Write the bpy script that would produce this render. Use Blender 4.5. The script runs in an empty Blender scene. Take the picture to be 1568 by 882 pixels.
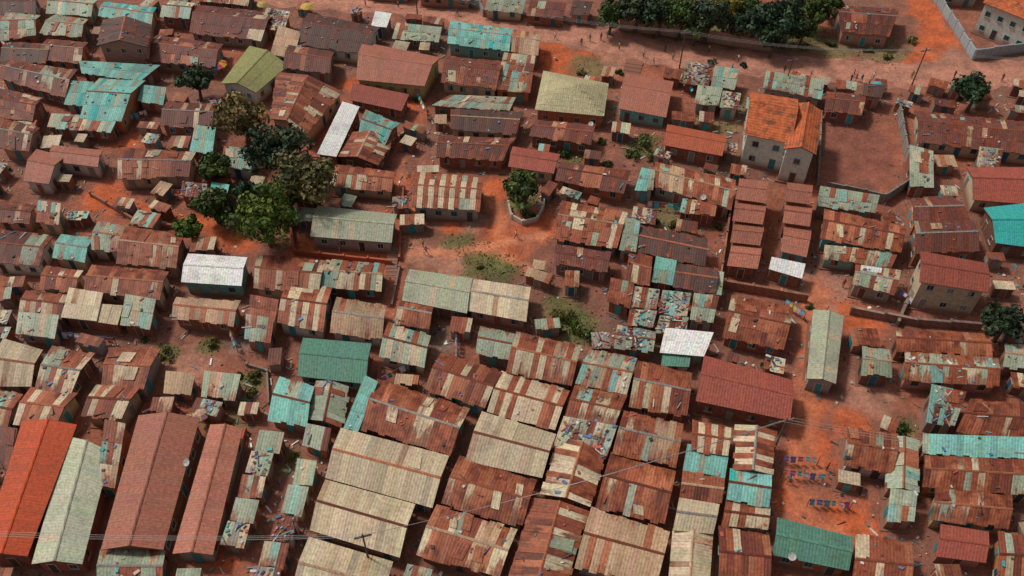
import bpy, math, random
import numpy as np
from mathutils import Vector
random.seed(7); rng=np.random.default_rng(7)
H=95.0; TH=math.radians(48); F=784/math.tan(math.radians(30))
ST_,CT_=math.sin(TH),math.cos(TH)
def terr(x,y): return 0.35*math.sin(x*.09+1)*math.cos(y*.07)+0.2*math.sin(x*.05-y*.11)
def ray(X,Y,z):
    u=(X-784)/F; v=(Y-441)/F
    t=(H-z)/(ST_+v*CT_)
    return (u*t, t*(CT_-v*ST_))
def gp(X,Y,z=0.0):
    """survey point -> ground position at height z above the terrain"""
    p=ray(X,Y,z)
    for _ in range(3): p=ray(X,Y,z+terr(*p))
    return p
def mpp(X,Y):
    return (H/(ST_+(Y-441)/F*CT_))/F
# ------------------------------------------------ materials
def newmat(name):
    m=bpy.data.materials.new(name); m.use_nodes=True
    nt=m.node_tree; b=nt.nodes['Principled BSDF']; return m,nt,b
def N(nt,t,**k):
    n=nt.nodes.new(t)
    for a,v in k.items(): setattr(n,a,v)
    return n
def math_(nt,op,a,b=None,clamp=False):
    n=nt.nodes.new('ShaderNodeMath'); n.operation=op; n.use_clamp=clamp
    for i,x in enumerate((a,b)):
        if x is None: continue
        if isinstance(x,(int,float)): n.inputs[i].default_value=x
        else: nt.links.new(x,n.inputs[i])
    return n.outputs[0]
def mix_(nt,fac,a,b,mode='MIX'):
    n=nt.nodes.new('ShaderNodeMix'); n.data_type='RGBA'; n.blend_type=mode
    for s,x in ((n.inputs[0],fac),(n.inputs[6],a),(n.inputs[7],b)):
        if isinstance(x,(int,float)): s.default_value=x
        elif isinstance(x,tuple): s.default_value=(*x,1)
        else: nt.links.new(x,s)
    return n.outputs[2]
def noise_(nt,vec,scale,detail=4,rough=.6):
    n=N(nt,'ShaderNodeTexNoise'); n.inputs['Scale'].default_value=scale
    n.inputs['Detail'].default_value=detail; n.inputs['Roughness'].default_value=rough
    if vec is not None: nt.links.new(vec,n.inputs['Vector'])
    return n.outputs[0]
def ramp_(nt,val,lo,hi,a=0.0,b=1.0):
    n=N(nt,'ShaderNodeMapRange'); nt.links.new(val,n.inputs[0])
    n.inputs[1].default_value=lo; n.inputs[2].default_value=hi; n.inputs[3].default_value=a; n.inputs[4].default_value=b
    return n.outputs[0]
def scalecol(nt,col,val):
    c=N(nt,'ShaderNodeCombineColor')
    for i in range(3): nt.links.new(val,c.inputs[i])
    return mix_(nt,1.0,col,c.outputs[0],'MULTIPLY')
def mapping(nt,vec,s):
    n=N(nt,'ShaderNodeMapping'); n.inputs['Scale'].default_value=s; nt.links.new(vec,n.inputs[0]); return n.outputs[0]

def roof_material():
    m,nt,b=newmat('corrugated_iron')
    at=N(nt,'ShaderNodeAttribute',attribute_name='col'); uv=N(nt,'ShaderNodeUVMap',uv_map='uv').outputs[0]
    n1=noise_(nt,mapping(nt,uv,(1.9,.45,1)),.9,4,.75)
    mask=math_(nt,'MULTIPLY',math_(nt,'ADD',math_(nt,'ADD',n1,at.outputs['Alpha']),-1.0),7.0,True)
    n2=noise_(nt,uv,.8,1)
    rc=mix_(nt,ramp_(nt,n2,.35,.65),(.15,.036,.018),(.37,.105,.045))
    c=mix_(nt,math_(nt,'MULTIPLY',mask,.88),at.outputs['Color'],rc)
    n3=noise_(nt,uv,2.6,3,.75)
    c=scalecol(nt,c,ramp_(nt,n3,.25,.75,.55,1.38))
    n4=noise_(nt,uv,.25,2)
    c=mix_(nt,ramp_(nt,n4,.55,.8,0,.42),c,(.07,.042,.032))
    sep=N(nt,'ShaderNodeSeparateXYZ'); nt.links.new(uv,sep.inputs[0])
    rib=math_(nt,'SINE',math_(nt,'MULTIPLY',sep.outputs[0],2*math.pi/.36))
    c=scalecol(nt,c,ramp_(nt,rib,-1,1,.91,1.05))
    nt.links.new(c,b.inputs['Base Color'])
    b.inputs['Roughness'].default_value=.6; b.inputs['Specular IOR Level'].default_value=.3
    bp=N(nt,'ShaderNodeBump'); bp.inputs['Strength'].default_value=.28; bp.inputs['Distance'].default_value=.035
    nt.links.new(math_(nt,'ADD',rib,n3),bp.inputs['Height']); nt.links.new(bp.outputs[0],b.inputs['Normal'])
    return m
def tile_material():
    m,nt,b=newmat('clay_tiles')
    at=N(nt,'ShaderNodeAttribute',attribute_name='col'); uv=N(nt,'ShaderNodeUVMap',uv_map='uv').outputs[0]
    sep=N(nt,'ShaderNodeSeparateXYZ'); nt.links.new(uv,sep.inputs[0])
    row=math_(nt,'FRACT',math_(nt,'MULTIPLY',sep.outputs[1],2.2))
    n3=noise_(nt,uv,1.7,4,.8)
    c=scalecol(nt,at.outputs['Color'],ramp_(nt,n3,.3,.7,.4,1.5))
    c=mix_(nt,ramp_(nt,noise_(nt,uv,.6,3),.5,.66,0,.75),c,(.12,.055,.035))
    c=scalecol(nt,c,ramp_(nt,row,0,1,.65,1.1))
    nt.links.new(c,b.inputs['Base Color']); b.inputs['Roughness'].default_value=.8
    bp=N(nt,'ShaderNodeBump'); bp.inputs['Strength'].default_value=.6; bp.inputs['Distance'].default_value=.06
    nt.links.new(row,bp.inputs['Height']); nt.links.new(bp.outputs[0],b.inputs['Normal'])
    return m
def plaster_material():
    m,nt,b=newmat('weathered_plaster')
    at=N(nt,'ShaderNodeAttribute',attribute_name='col'); uv=N(nt,'ShaderNodeUVMap',uv_map='uv').outputs[0]
    n3=noise_(nt,uv,1.6,4,.7)
    c=scalecol(nt,at.outputs['Color'],ramp_(nt,n3,.25,.75,.65,1.2))
    sep=N(nt,'ShaderNodeSeparateXYZ'); nt.links.new(uv,sep.inputs[0])
    low=ramp_(nt,math_(nt,'ADD',sep.outputs[1],math_(nt,'MULTIPLY',n3,-1.2)),-.6,.7,.75,0)
    c=mix_(nt,low,c,(.24,.08,.045))
    nt.links.new(c,b.inputs['Base Color']); b.inputs['Roughness'].default_value=.9
    return m
def brick_material():
    m,nt,b=newmat('mud_brick')
    at=N(nt,'ShaderNodeAttribute',attribute_name='col'); uv=N(nt,'ShaderNodeUVMap',uv_map='uv').outputs[0]
    br=N(nt,'ShaderNodeTexBrick'); nt.links.new(uv,br.inputs['Vector'])
    br.inputs['Color1'].default_value=(.9,.9,.9,1); br.inputs['Color2'].default_value=(.6,.6,.6,1); br.inputs['Mortar'].default_value=(1.2,1.1,1,1)
    br.inputs['Scale'].default_value=1; br.inputs['Brick Width'].default_value=.42; br.inputs['Row Height'].default_value=.2; br.inputs['Mortar Size'].default_value=.02
    c=mix_(nt,1.0,at.outputs['Color'],br.outputs[0],'MULTIPLY')
    c=scalecol(nt,c,ramp_(nt,noise_(nt,uv,1.5,3,.7),.25,.75,.6,1.3))
    nt.links.new(c,b.inputs['Base Color']); b.inputs['Roughness'].default_value=.95
    return m
def paint_material(name='painted',rough=.7,var=.25,scale=3):
    m,nt,b=newmat(name)
    at=N(nt,'ShaderNodeAttribute',attribute_name='col')
    tc=N(nt,'ShaderNodeTexCoord').outputs['Object']
    c=scalecol(nt,at.outputs['Color'],ramp_(nt,noise_(nt,tc,scale,2,.7),.25,.75,1-var,1+var))
    nt.links.new(c,b.inputs['Base Color']); b.inputs['Roughness'].default_value=rough
    return m
def leaf_material():
    m,nt,b=newmat('foliage_leaves')
    at=N(nt,'ShaderNodeAttribute',attribute_name='col')
    nt.links.new(at.outputs['Color'],b.inputs['Base Color']); b.inputs['Roughness'].default_value=.6
    b.inputs['Specular IOR Level'].default_value=.25
    return m
def ground_material():
    m,nt,b=newmat('laterite_soil')
    at=N(nt,'ShaderNodeAttribute',attribute_name='col')
    tc=N(nt,'ShaderNodeTexCoord').outputs['Object']
    c=scalecol(nt,at.outputs['Color'],ramp_(nt,noise_(nt,tc,.35,4,.65),.3,.7,.65,1.32))
    n2=noise_(nt,tc,2.2,4,.78)
    c=scalecol(nt,c,ramp_(nt,n2,.3,.7,.66,1.3))
    n=noise_(nt,tc,.18,4,.7)
    c=mix_(nt,ramp_(nt,n,.54,.66,0,.3),c,(.15,.095,.07))
    n5=noise_(nt,tc,5,2,.8)
    c=mix_(nt,ramp_(nt,n5,.63,.69,0,.55),c,(.44,.31,.24))
    nt.links.new(c,b.inputs['Base Color']); b.inputs['Roughness'].default_value=.95
    bp=N(nt,'ShaderNodeBump'); bp.inputs['Strength'].default_value=.8; bp.inputs['Distance'].default_value=.3
    nt.links.new(n2,bp.inputs['Height']); nt.links.new(bp.outputs[0],b.inputs['Normal'])
    return m
M_ROOF=roof_material(); M_TILE=tile_material(); M_PLA=plaster_material(); M_BRK=brick_material(); M_PNT=paint_material(); M_LEAF=leaf_material(); M_GND=ground_material()
MATS=[M_ROOF,M_TILE,M_PLA,M_BRK,M_PNT,M_LEAF]
ROOF,TILE,PLA,BRK,PNT,LEAF=range(6)
# ------------------------------------------------ mesh builder
class MB:
    def __init__(s): s.v=[];s.f=[];s.c=[];s.uv=[];s.m=[]
    def face(s,pts,col,uv=None,m=PNT,cols=None):
        n=len(s.v); s.v+=[tuple(p) for p in pts]; s.f.append(tuple(range(n,n+len(pts))))
        if cols: s.c+=cols
        else:
            c=col if len(col)==4 else (*col,1)
            s.c+= [c]*len(pts)
        s.uv+= uv if uv else [(p[0]+p[1]*.3,p[2]) for p in pts]; s.m.append(m)
    def box(s,c,ax,ay,az,col,m=PNT):
        c=Vector(c);ax=Vector(ax);ay=Vector(ay);az=Vector(az)
        P=lambda i,j,k:c+ax*i+ay*j+az*k
        for q in (((-1,-1,1),(1,-1,1),(1,1,1),(-1,1,1)),((-1,-1,-1),(-1,1,-1),(1,1,-1),(1,-1,-1)),
                  ((-1,-1,-1),(1,-1,-1),(1,-1,1),(-1,-1,1)),((1,-1,-1),(1,1,-1),(1,1,1),(1,-1,1)),
                  ((1,1,-1),(-1,1,-1),(-1,1,1),(1,1,1)),((-1,1,-1),(-1,-1,-1),(-1,-1,1),(-1,1,1))):
            s.face([P(*k) for k in q],col,None,m)
    def prism(s,poly,z0,z1,col,m=PNT):
        s.face([(x,y,z1) for x,y in poly],col,None,m)
        n=len(poly)
        for i in range(n):
            a=poly[i];b=poly[(i+1)%n]; L=math.hypot(b[0]-a[0],b[1]-a[1])
            s.face([(a[0],a[1],z0),(b[0],b[1],z0),(b[0],b[1],z1),(a[0],a[1],z1)],col,[(0,0),(L,0),(L,z1-z0),(0,z1-z0)],m)
    def cyl(s,p0,p1,r0,r1,col,n=7,m=PNT):
        p0=Vector(p0);p1=Vector(p1); d=(p1-p0).normalized()
        a=d.orthogonal().normalized(); b=d.cross(a)
        A=[p0+(a*math.cos(2*math.pi*i/n)+b*math.sin(2*math.pi*i/n))*r0 for i in range(n)]
        B=[p1+(a*math.cos(2*math.pi*i/n)+b*math.sin(2*math.pi*i/n))*r1 for i in range(n)]
        for i in range(n): s.face([A[i],A[(i+1)%n],B[(i+1)%n],B[i]],col,None,m)
        s.face(B,col,None,m)
    def mesh(s,name):
        me=bpy.data.meshes.new(name); me.from_pydata(s.v,[],s.f)
        a=me.color_attributes.new(name='col',type='FLOAT_COLOR',domain='CORNER')
        a.data.foreach_set('color',np.array(s.c,dtype=np.float32).ravel())
        u=me.uv_layers.new(name='uv'); u.data.foreach_set('uv',np.array(s.uv,dtype=np.float32).ravel())
        used=sorted(set(s.m)); mp={k:i for i,k in enumerate(used)}
        for k in used: me.materials.append(MATS[k])
        me.polygons.foreach_set('material_index',[mp[k] for k in s.m])
        me.update(); return me
    def build(s,name,parent=None):
        if not s.f: return None
        o=bpy.data.objects.new(name,s.mesh(name)); bpy.context.collection.objects.link(o)
        if parent: o.parent=parent
        return o
def empty(name,loc=(0,0,0)):
    e=bpy.data.objects.new(name,None); e.empty_display_size=.5; bpy.context.collection.objects.link(e); return e
def jit(c,a=.15):
    k=1+random.uniform(-a,a); return tuple(min(1,x*k*(1+random.uniform(-.05,.05))) for x in c[:3])
# ------------------------------------------------ roofs
rust1=(.33,.092,.045);rust2=(.19,.050,.030);rust3=(.43,.145,.072);cream=(.60,.47,.31);pale=(.49,.31,.19)
teal=(.25,.44,.37);turq=(.05,.44,.40);gg=(.35,.39,.28);white=(.82,.81,.77);dark=(.12,.062,.05);brown=(.17,.06,.044)
pink=(.43,.155,.10);orange=(.66,.10,.028);dgreen=(.12,.28,.20);olive=(.31,.30,.11);grey=(.33,.29,.255)
SP={'R':[(6,rust1,.55),(3,rust2,.5),(3,rust3,.5),(1.9,cream,.5),(.3,gg,.3)],
'S':[(3,rust1,.6),(3,cream,.34)],
'B':[(5,brown,.35),(3,rust2,.5),(.6,pale,.5)],
'C':[(8,cream,.18),(.6,pale,.4)],
'M':[(3,rust1,.5),(2.6,cream,.45),(.6,teal,.35),(1.6,gg,.4)],
'J':[(2,grey,.4),(2,gg,.4),(.4,teal,.2),(1,cream,.3),(2,rust2,.5)],
'G':[(6,gg,.33),(.5,teal,.3),(.8,rust1,.5),(.8,cream,.4)],
'T':[(6,(.22,.50,.43),.2),(.6,turq,.2),(1.2,gg,.35)],
'U':[(6,turq,.12)],'W':[(9,white,.06)],'O':[(9,orange,.08)],'P':[(9,pink,.2)],'Q':[(5,pale,.3),(1,rust3,.4)],
'D':[(6,dark,.25),(2,brown,.4)],'E':[(6,dgreen,.22)],'V':[(6,olive,.2)],'K':[(9,(.66,.155,.045),0)],'L':[(9,(.36,.09,.06),.25)],'Y':[(9,(.56,.49,.28),.06)],
'Z':[(6,(.54,.13,.06),.2)],'H':[(6,(.46,.47,.33),.16),(.4,cream,.35)]}
SN={'R':'rusty_tin_roof_house','S':'striped_rusty_roof_house','B':'brown_roof_house','C':'cream_tin_roof_house','M':'patchwork_roof_house','J':'scrap_roof_shack','G':'grey_green_roof_house','T':'teal_roof_house','U':'turquoise_roof_house','W':'white_roof_house','O':'orange_roof_building','P':'pink_roof_house','Q':'beige_roof_house','D':'dark_roof_house','E':'green_roof_house','V':'olive_roof_house','K':'clay_tile_roof_house','L':'maroon_roof_building','Y':'cream_hip_roof_house','Z':'red_roof_house','H':'pale_green_roof_house'}
ROUGH='RSMJGTBDQ'
def pick(p):
    t=random.uniform(0,sum(x[0] for x in p))
    for w,c,a in p:
        t-=w
        if t<=0: return c,a
    return p[0][1],p[0][2]
def lerp2(a,b,t): return (a[0]+(b[0]-a[0])*t,a[1]+(b[1]-a[1])*t)
def dist(a,b): return math.hypot(a[0]-b[0],a[1]-b[1])
def roof(mb,Q,zb,rid,rise,style):
    FL,FR,BR,BL=Q
    if rid=='v': A,B,C,D=FL,BL,BR,FR
    else: A,B,C,D=FL,FR,BR,BL
    L=(dist(A,B)+dist(D,C))/2; W=(dist(A,D)+dist(B,C))/2
    def P(s,t,dz=0):
        p=lerp2(lerp2(A,B,s),lerp2(D,C,s),t)
        if rid=='f': h=rise*t
        elif rid=='x': h=rise*min(1-abs(2*t-1), 2*min(s,1-s)*L/W)
        else: h=rise*(1-abs(2*t-1))
        return (p[0],p[1],zb+h+dz)
    pal=SP[style]; mat=TILE if style=='K' else ROOF
    n=max(2,round(L/(.8 if rid!='x' else .5)))
    u0=random.uniform(0,50); v0=random.uniform(0,50)
    base=random.uniform(.8,1.12)
    slopes=[(0,1)] if rid=='f' else [(0,.5),(1,.5)]
    plain = style in 'WOPLUKVYEZH'
    rb=random.uniform(-.16,.1) if not plain else 0
    pa=random.uniform(0,.8); pb=pa+random.uniform(.1,.35); pcol=random.choice([cream,pale,rust3,rust2,gg,rust3])
    haspatch=style in 'RBMSG' and random.random()<.55
    for (te,tr) in slopes:
        Ls=W*abs(tr-te); nr=max(1,round(Ls/2.5))
        if rid=='x': nr=max(2,round(Ls/1.0))
        off=random.randint(0,3)
        for i in range(n):
            sc=pick(pal)
            if style=='S': sc=pal[((i+off)//random.choice((1,1,1,2)))%2][1:]
            for r in range(nr):
                cc=sc if random.random()<(.6 if style!='S' else .9) else pick(pal)
                if haspatch and pa<i/n<pb and r==off%nr and random.random()<.85: cc=(pcol,.42)
                col=jit(tuple(x*base for x in cc[0]),.05 if plain else .2); al=cc[1]+(random.uniform(-.12,.12) if not plain else 0)+rb
                s0=max(0,i/n-.03/n); s1=min(1,(i+1)/n+.04/n)
                a=r/nr; b=min(1,(r+1)/nr+.02)
                t0=te+(tr-te)*a; t1=te+(tr-te)*b
                if r==0 and style in ROUGH and rid!='x':
                    t0-= (1 if tr>te else -1)*random.uniform(-.12,.28)/W
                dz=.006*((i%3)+1)+.02*r+(random.uniform(0,.03) if not plain else 0)
                tilt=random.uniform(0,.06) if style in ROUGH else 0
                q=[P(s0,t0,dz+tilt),P(s1,t0,dz),P(s1,t1,dz),P(s0,t1,dz)]
                g=.05 if plain else .17
                lo=(*col,max(0,al+g)); hi=(*tuple(x*1.04 for x in col),max(0,al-g*.7))
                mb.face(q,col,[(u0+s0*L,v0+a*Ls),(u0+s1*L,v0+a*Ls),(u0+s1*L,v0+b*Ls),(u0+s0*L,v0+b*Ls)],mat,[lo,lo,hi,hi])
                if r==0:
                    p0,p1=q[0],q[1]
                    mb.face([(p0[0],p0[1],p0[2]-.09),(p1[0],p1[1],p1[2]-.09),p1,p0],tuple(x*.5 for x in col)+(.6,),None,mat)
        # repair sheets laid loosely on top
        if style in 'RBMSGJDC' and rid!='x':
            for _ in range(int(L*Ls/(14 if style in 'RBMGJ' else 40)*random.uniform(.0,1.3))):
                sc_=random.uniform(.1,.9); tc_=random.uniform(.2,.8); ds=random.uniform(.35,.9)/L; dt=random.uniform(.5,1.3)/Ls; sk=random.uniform(-.2,.2)/L
                s_=lambda k:min(1.01,max(-.01,k)); t_=lambda k:te+(tr-te)*min(.97,max(-.05,k))
                zz=.10+random.uniform(0,.05)
                cc=pick(random.choice([pal,pal,SP['R'],SP['M']])) ; col=jit(cc[0],.2)
                q=[P(s_(sc_-ds-sk),t_(tc_-dt),zz),P(s_(sc_+ds-sk),t_(tc_-dt),zz+.03),P(s_(sc_+ds+sk),t_(tc_+dt),zz+.02),P(s_(sc_-ds+sk),t_(tc_+dt),zz)]
                mb.face(q,(*col,cc[1]),[(u0,v0),(u0+2*ds*L,v0),(u0+2*ds*L,v0+2*dt*Ls),(u0,v0+2*dt*Ls)],mat)
    if rid in 'hv':
        cc=jit(pick(pal)[0],.2) if plain else jit(random.choice([pale,rust3,grey,rust1,rust2]),.2); w=.16/W
        k=max(1,int(L/2.5))
        for i in range(k):
            s0=i/k;s1=(i+1)/k
            for sg in (-1,1):
                mb.face([P(s0,.5,.12),P(s1,.5,.12),P(s1,.5+sg*w,.08),P(s0,.5+sg*w,.08)],(*cc,.4),None,mat)
        for s in (0,1):
            for sg in (0,1):
                a=P(s,sg,.02);b=P(s,.5,.02)
                mb.face([a,b,(b[0],b[1],b[2]-.16),(a[0],a[1],a[2]-.16)],(*jit((.17,.075,.05)),.3),None,mat)
    return P,L,W
# walls
WC={'b':((.36,.13,.075),BRK),'B':((.23,.095,.065),BRK),'p':((.48,.24,.17),PLA),'c':((.62,.47,.29),PLA),'g':((.36,.31,.27),PLA),'t':((.19,.44,.41),PLA),
'w':((.68,.64,.57),PLA),'o':((.60,.20,.075),PLA),'y':((.64,.43,.17),PLA),'s':((.28,.22,.19),BRK)}
OPEN=[(.03,.22,.25),(.05,.32,.34),(.16,.06,.03),(.05,.04,.035),(.25,.22,.18),(.03,.1,.16),(.3,.07,.04)]
FOOT=[]
def shrink(Q,o):
    n=len(Q);R=[]
    for i in range(n):
        p=Q[i];a=Q[i-1];b=Q[(i+1)%n]
        da=dist(p,a) or 1;db=dist(p,b) or 1
        R.append((p[0]+(a[0]-p[0])/da*o+(b[0]-p[0])/db*o,p[1]+(a[1]-p[1])/da*o+(b[1]-p[1])/db*o))
    return R
def openings(mw,md,a,b,cen,z0,h,storeys,sparse=False):
    L=dist(a,b)
    if L<1.6: return
    d=Vector((b[0]-a[0],b[1]-a[1],0))/L; n=Vector((d.y,-d.x,0))
    mid=Vector(((a[0]+b[0])/2,(a[1]+b[1])/2,0))
    if (mid-Vector((cen[0],cen[1],0))).dot(n)<0: n=-n
    k=max(1,int(L/2.3)); dc=random.choice(OPEN); fc=random.choice([(.5,.45,.38),(.10,.36,.37),(.26,.13,.09),(.6,.54,.48)])
    door=random.randrange(k)
    for s in range(storeys):
        zz=z0+s*2.9
        for i in range(k):
            c=Vector((a[0],a[1],0))+d*(L*(i+.5)/k)
            if (i==door or (i%3==door%3 and not sparse)) and s==0:
                hh=min(2.0,h-.3)
                md.box(c+Vector((0,0,zz+hh/2))+n*.03,d*.5,n*.04,(0,0,hh/2),fc)
                md.box(c+Vector((0,0,zz+hh/2-.02))+n*.045,d*.42,n*.04,(0,0,hh/2-.06),jit(dc))
            else:
                if sparse and random.random()<.4: continue
                z=zz+min(1.45,h-.8)
                mw.box(c+Vector((0,0,z))+n*.03,d*.5,n*.04,(0,0,.5),fc)
                for sg in (-1,1):
                    mw.box(c+Vector((0,0,z))+n*.04+d*.22*sg,d*.19,n*.045,(0,0,.42),jit(dc if random.random()<.4 else (.03,.03,.035)))
                mw.box(c+Vector((0,0,z-.55))+n*.08,d*.58,n*.1,(0,0,.04),(.4,.35,.3))
def house_w(Q,z0,rid,style,h,wall=None,storeys=1,name=None,clutter=True):
    cen=(sum(p[0] for p in Q)/4,sum(p[1] for p in Q)/4)
    root=empty(name or SN[style])
    zb=z0+h
    W=(dist(Q[0],Q[3])+dist(Q[1],Q[2]))/2 if rid!='v' else (dist(Q[0],Q[1])+dist(Q[3],Q[2]))/2
    if rid=='f': rise=min(1.1,.1*W)
    elif style=='K': rise=.2*W
    elif rid=='x': rise=.2*W
    else: rise=.125*W*random.uniform(.9,1.15)
    rise=min(rise,3.2)
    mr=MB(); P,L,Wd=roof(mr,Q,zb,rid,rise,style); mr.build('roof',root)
    mn=min(dist(Q[0],Q[1]),dist(Q[1],Q[2]))
    o=min(.45,mn*.1)
    R=shrink(Q,o); 
    if wall is None: wall=random.choice('bbbBgppcsgbowcp')
    wc,wm=WC[wall]; wc=jit(wc,.12)
    mw=MB()
    ti=o/W
    zf=zb+(rise*ti if rid=='f' else rise*2*ti)-.05
    zk=zb+(rise*(1-ti))-.05 if rid=='f' else zf
    if rid=='x': zf=zk=zb
    def wl(a,b,za,zb_,peak=None):
        Ls=dist(a,b); zz=z0-.7
        pts=[(a[0],a[1],zz),(b[0],b[1],zz),(b[0],b[1],zb_)]
        uv=[(0,-.7),(Ls,-.7),(Ls,zb_-z0)]
        if peak: pts.append(((a[0]+b[0])/2,(a[1]+b[1])/2,peak)); uv.append((Ls/2,peak-z0))
        pts.append((a[0],a[1],za)); uv.append((0,za-z0))
        mw.face(pts,wc,uv,wm)
    pk=zb+rise-.06
    if rid=='v':
        wl(R[0],R[1],zf,zf,pk); wl(R[2],R[3],zf,zf,pk); wl(R[1],R[2],zf,zf); wl(R[3],R[0],zf,zf)
    elif rid=='h':
        wl(R[0],R[1],zf,zf); wl(R[2],R[3],zf,zf); wl(R[1],R[2],zf,zf,pk); wl(R[3],R[0],zf,zf,pk)
    elif rid=='x':
        for i in range(4): wl(R[i],R[(i+1)%4],zf,zf)
    else:
        wl(R[0],R[1],zf,zf); wl(R[2],R[3],zk,zk); wl(R[1],R[2],zf,zk); wl(R[3],R[0],zk,zf)
    mw.build('walls',root)
    m1=MB();m2=MB()
    for i in range(4): openings(m1,m2,R[i],R[(i+1)%4],cen,z0+.12,h-.1,storeys,sparse=(i!=0))
    m1.build('windows',root); m2.build('doors',root)
    m3=MB(); m3.prism(shrink(Q,o-.35),z0-.8,z0+.12,jit((.28,.16,.11),.25),PLA); m3.build('plinth',root)
    if clutter:
        dens={'J':3.2,'M':.5,'R':.2,'G':.3,'S':.14,'B':.22,'T':.15,'D':.2}.get(style,0)
        k=int(L*Wd*dens*random.uniform(.3,1)); mc=MB()
        for _ in range(k):
            p=Vector(P(random.uniform(.05,.95),random.uniform(.05,.95),.1)); a=random.uniform(0,3.14)
            ln=random.choice((.08,.1,.12,.15,.18,.22,.28,.35,.7)); wd=random.uniform(.06,.2) if ln<.5 else .05
            mc.box(p,(math.cos(a)*ln,math.sin(a)*ln,random.uniform(-.02,.02)),(-math.sin(a)*wd,math.cos(a)*wd,0),(0,0,random.uniform(.03,.1)),
              jit(random.choice([(.14,.09,.08),(.4,.34,.3),(.32,.12,.07),(.08,.36,.36),(.65,.62,.58),(.08,.06,.06),(.4,.22,.14),(.05,.035,.03),(.1,.2,.4),(.5,.1,.06)]),.3))
        mc.build('roof_stones_and_planks',root)
    FOOT.append((cen,shrink(Q,-.35)))
    return root,P
def house(q,rid,style,h=None,wall=None,storeys=1,name=None):
    h=h or random.uniform(2.3,2.9)
    cx=sum(q[0::2])/4; cy=sum(q[1::2])/4
    c=gp(cx,cy,h); z0=terr(*c)
    Q=[ray(q[i],q[i+1],z0+h) for i in range(0,8,2)]
    return house_w(Q,z0,rid,style,h,wall,storeys,name)

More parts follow.
